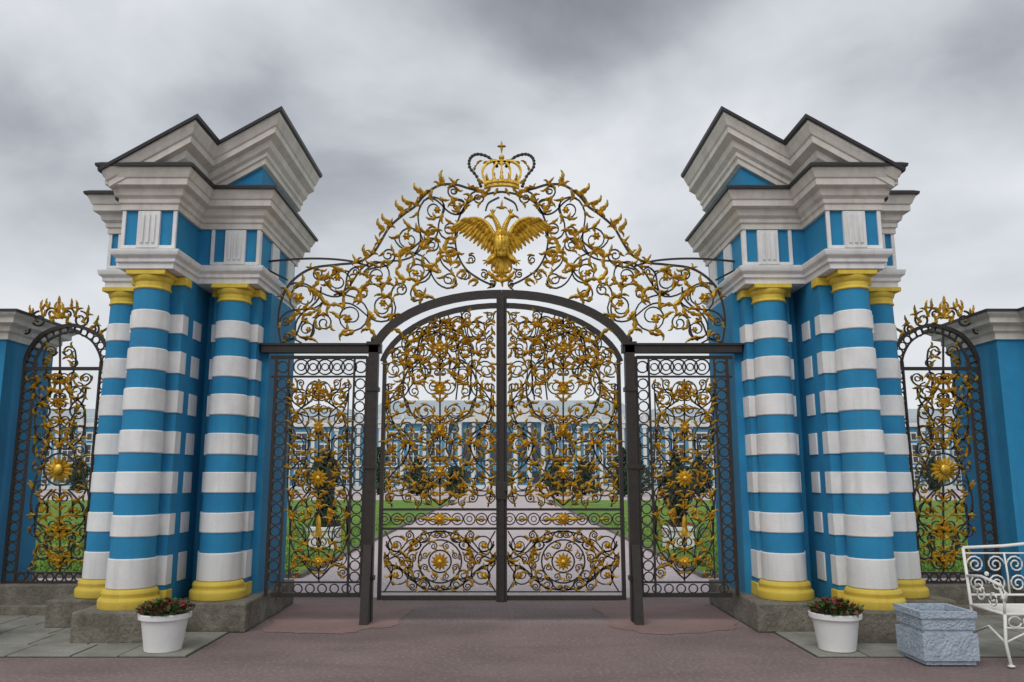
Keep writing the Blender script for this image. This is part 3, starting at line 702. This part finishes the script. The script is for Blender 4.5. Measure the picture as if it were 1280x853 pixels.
# ================================================================ BENCH
def bench(x0,yb,wd=1.5):
    e=empty('garden_bench'); m=MB(); yf=yb-.5
    T=lambda pts,r=.011:m.tube(pts,r,7)
    x1=x0+wd
    for x in (x0,x1):
        T([(x,yb+.04,0.012),(x,yb,.42),(x,yb+.05,.95)],.014); T([(x,yf-.02,0.012),(x,yf+.03,.2),(x,yf,.44)],.014)
        m.ell((x,yf-.02,.02),.03,.03,.012,10,6); m.ell((x,yb+.04,.02),.03,.03,.012,10,6)
        T([(x,yb+.03,.70),(x,yb-.2,.72),(x,yf+.02,.68),(x,yf-.05,.62),(x,yf-.03,.56),(x,yf+.03,.57)],.013)
        T([(x,yf,.44),(x,yf-.01,.55),(x,yf+.04,.66)],.012)
        for c,r,d in (((yb-.16,.57),.09,1),((yf+.15,.55),.075,-1)):
            T([(x,c[0]+r*(1-.75*t/18)*cos(d*t*.5),c[1]+r*(1-.75*t/18)*sin(d*t*.5)) for t in range(19)],.008)
        T([(x,yf+.03,.2),(x,(yf+yb)/2,.3),(x,yb,.2)],.010)
    T([(x0,yb+.05,.95),(x0+wd*.25,yb+.055,.965),(x0+wd*.5,yb+.06,1.0),(x1-wd*.25,yb+.055,.965),(x1,yb+.05,.95)],.015)
    T([(x0,yb+.01,.53),(x1,yb+.01,.53)],.011); T([(x0,yb+.045,.9),(x1,yb+.045,.9)],.008)
    n=4; cw=wd/n
    for i in range(n):
        cx=x0+(i+.5)*cw
        for sd in (-1,1):
            for cz,r,ph,d in ((.80,.082,0,1),(.63,.082,pi,-1)):
                c=cx+sd*cw*.25
                T([(c+sd*r*(1-.8*t/20)*cos(ph+d*t*.55),yb+.02+.05*(cz-.5),cz+r*(1-.8*t/20)*sin(ph+d*t*.55)) for t in range(21)],.0075)
        T([(cx-cw/2,yb+.04,.9),(cx-cw*.48,yb+.03,.715),(cx-cw/2,yb+.015,.53)],.009)
        m.ell((cx,yb+.03,.715),.022,.015,.022,10,8)
    T([(x0,yf,.44),(x1,yf,.44)],.014); T([(x0,yb,.44),(x1,yb,.44)],.014)
    for x in (x0,x1): T([(x,yf,.44),(x,yb,.44)],.014)
    for k in range(1,9): y=yf+(yb-yf)*k/9; m.box(x0,x1,y-.018,y+.018,.437,.447)
    x=x0+.08
    while x<x1-.05:
        T([(x+.055*cos(t*.55),yf,.375+.045*sin(t*.55)) for t in range(12)],.0065); x+=.125
    T([(x0,yf+.005,.325),(x1,yf+.005,.325)],.008); T([(x0,yf+.03,.2),(x0+.25,yf+.01,.32)],.009); T([(x1,yf+.03,.2),(x1-.25,yf+.01,.32)],.009)
    m.obj('cast_iron_scrollwork_frame',M_bench,e,smooth=True)
bench(4.33,7.68)

# ================================================================ SKY / LIGHT
w=bpy.data.worlds.new('World'); scene.world=w; w.use_nodes=True; nt=w.node_tree; N=nt.nodes; L=nt.links
for n in list(N): N.remove(n)
out=N.new('ShaderNodeOutputWorld')
sky=N.new('ShaderNodeTexSky'); sky.sky_type='NISHITA'; sky.sun_disc=False
EL,AZ=radians(48),radians(205)
sky.sun_elevation=EL; sky.sun_rotation=AZ
bg1=N.new('ShaderNodeBackground'); bg1.inputs['Strength'].default_value=.10; L.new(sky.outputs[0],bg1.inputs['Color'])
tc=N.new('ShaderNodeTexCoord'); sp=N.new('ShaderNodeSeparateXYZ'); L.new(tc.outputs['Generated'],sp.inputs[0])
def math_(op,a,b=None):
    m=N.new('ShaderNodeMath'); m.operation=op
    for i,x in enumerate((a,b)):
        if x is None: continue
        if isinstance(x,(int,float)): m.inputs[i].default_value=x
        else: L.new(x,m.inputs[i])
    return m.outputs[0]
zc=math_('ADD',math_('MAXIMUM',sp.outputs['Z'],0.0),.30)
cx=math_('DIVIDE',sp.outputs['X'],zc); cy=math_('DIVIDE',sp.outputs['Y'],zc)
cb=N.new('ShaderNodeCombineXYZ'); L.new(cx,cb.inputs[0]); L.new(cy,cb.inputs[1])
n1=N.new('ShaderNodeTexNoise'); n1.inputs['Scale'].default_value=1.7; n1.inputs['Detail'].default_value=9; n1.inputs['Roughness'].default_value=.5; n1.inputs['Distortion'].default_value=.2
mp=N.new('ShaderNodeMapping'); mp.inputs['Location'].default_value=(6.1,2.7,0); mp.inputs['Rotation'].default_value=(0,0,.4); L.new(cb.outputs[0],mp.inputs[0]); L.new(mp.outputs[0],n1.inputs['Vector'])
def blob(px,py,r,ex=.35):
    vx=math_('SUBTRACT',cx,px); vy=math_('SUBTRACT',cy,py)
    d=math_('SQRT',math_('ADD',math_('MULTIPLY',math_('MULTIPLY',vx,vx),ex),math_('MULTIPLY',vy,vy)))
    m=N.new('ShaderNodeMapRange'); m.interpolation_type='SMOOTHSTEP'; m.inputs['From Min'].default_value=r; m.inputs['From Max'].default_value=0; L.new(d,m.inputs['Value']); return m.outputs[0]
f=math_('SUBTRACT',n1.outputs['Fac'],math_('MULTIPLY',blob(.22,.93,.36,.8),.20))
f=math_('SUBTRACT',f,math_('MULTIPLY',blob(-.95,1.35,.45),.05))
f=math_('ADD',f,math_('MULTIPLY',blob(.6,1.35,.35),.10))
cr=N.new('ShaderNodeValToRGB'); e=cr.color_ramp.elements
e[0].position=.20; e[0].color=(.20,.215,.24,1); e[1].position=.62; e[1].color=(.84,.86,.89,1)
x=e.new(.36); x.color=(.41,.435,.475,1); x=e.new(.46); x.color=(.60,.63,.67,1)
L.new(f,cr.inputs['Fac'])
hz=N.new('ShaderNodeMapRange'); hz.interpolation_type='SMOOTHSTEP'; hz.inputs['From Min'].default_value=.48; hz.inputs['From Max'].default_value=.0; hz.inputs['To Max'].default_value=.8; L.new(sp.outputs['Z'],hz.inputs['Value'])
mx=N.new('ShaderNodeMixRGB'); L.new(hz.outputs[0],mx.inputs[0]); L.new(cr.outputs[0],mx.inputs[1]); mx.inputs[2].default_value=(.80,.82,.85,1)
bg2=N.new('ShaderNodeBackground'); L.new(mx.outputs[0],bg2.inputs['Color']); bg2.inputs['Strength'].default_value=1.0
ms=N.new('ShaderNodeMixShader'); ms.inputs[0].default_value=.92; L.new(bg1.outputs[0],ms.inputs[1]); L.new(bg2.outputs[0],ms.inputs[2]); L.new(ms.outputs[0],out.inputs[0])
sd=bpy.data.lights.new('sun','SUN'); sd.energy=1.4; sd.angle=radians(40); sd.color=(1,.97,.92)
so=bpy.data.objects.new('sun',sd); scene.collection.objects.link(so)
dirv=Vector((sin(AZ)*cos(EL),cos(AZ)*cos(EL),sin(EL)))
so.rotation_euler=(-dirv).to_track_quat('-Z','Y').to_euler()
scene.view_settings.view_transform='Standard'; scene.view_settings.look='None'; scene.view_settings.exposure=0

cam=bpy.data.cameras.new('camera'); co=bpy.data.objects.new('camera',cam); scene.collection.objects.link(co)
cam.sensor_width=36; cam.lens=36*F/1280; cam.shift_x=13/1280; cam.clip_end=4000
co.location=(0,0,EYE); co.rotation_euler=(pi/2+PITCH,0,0)
scene.camera=co
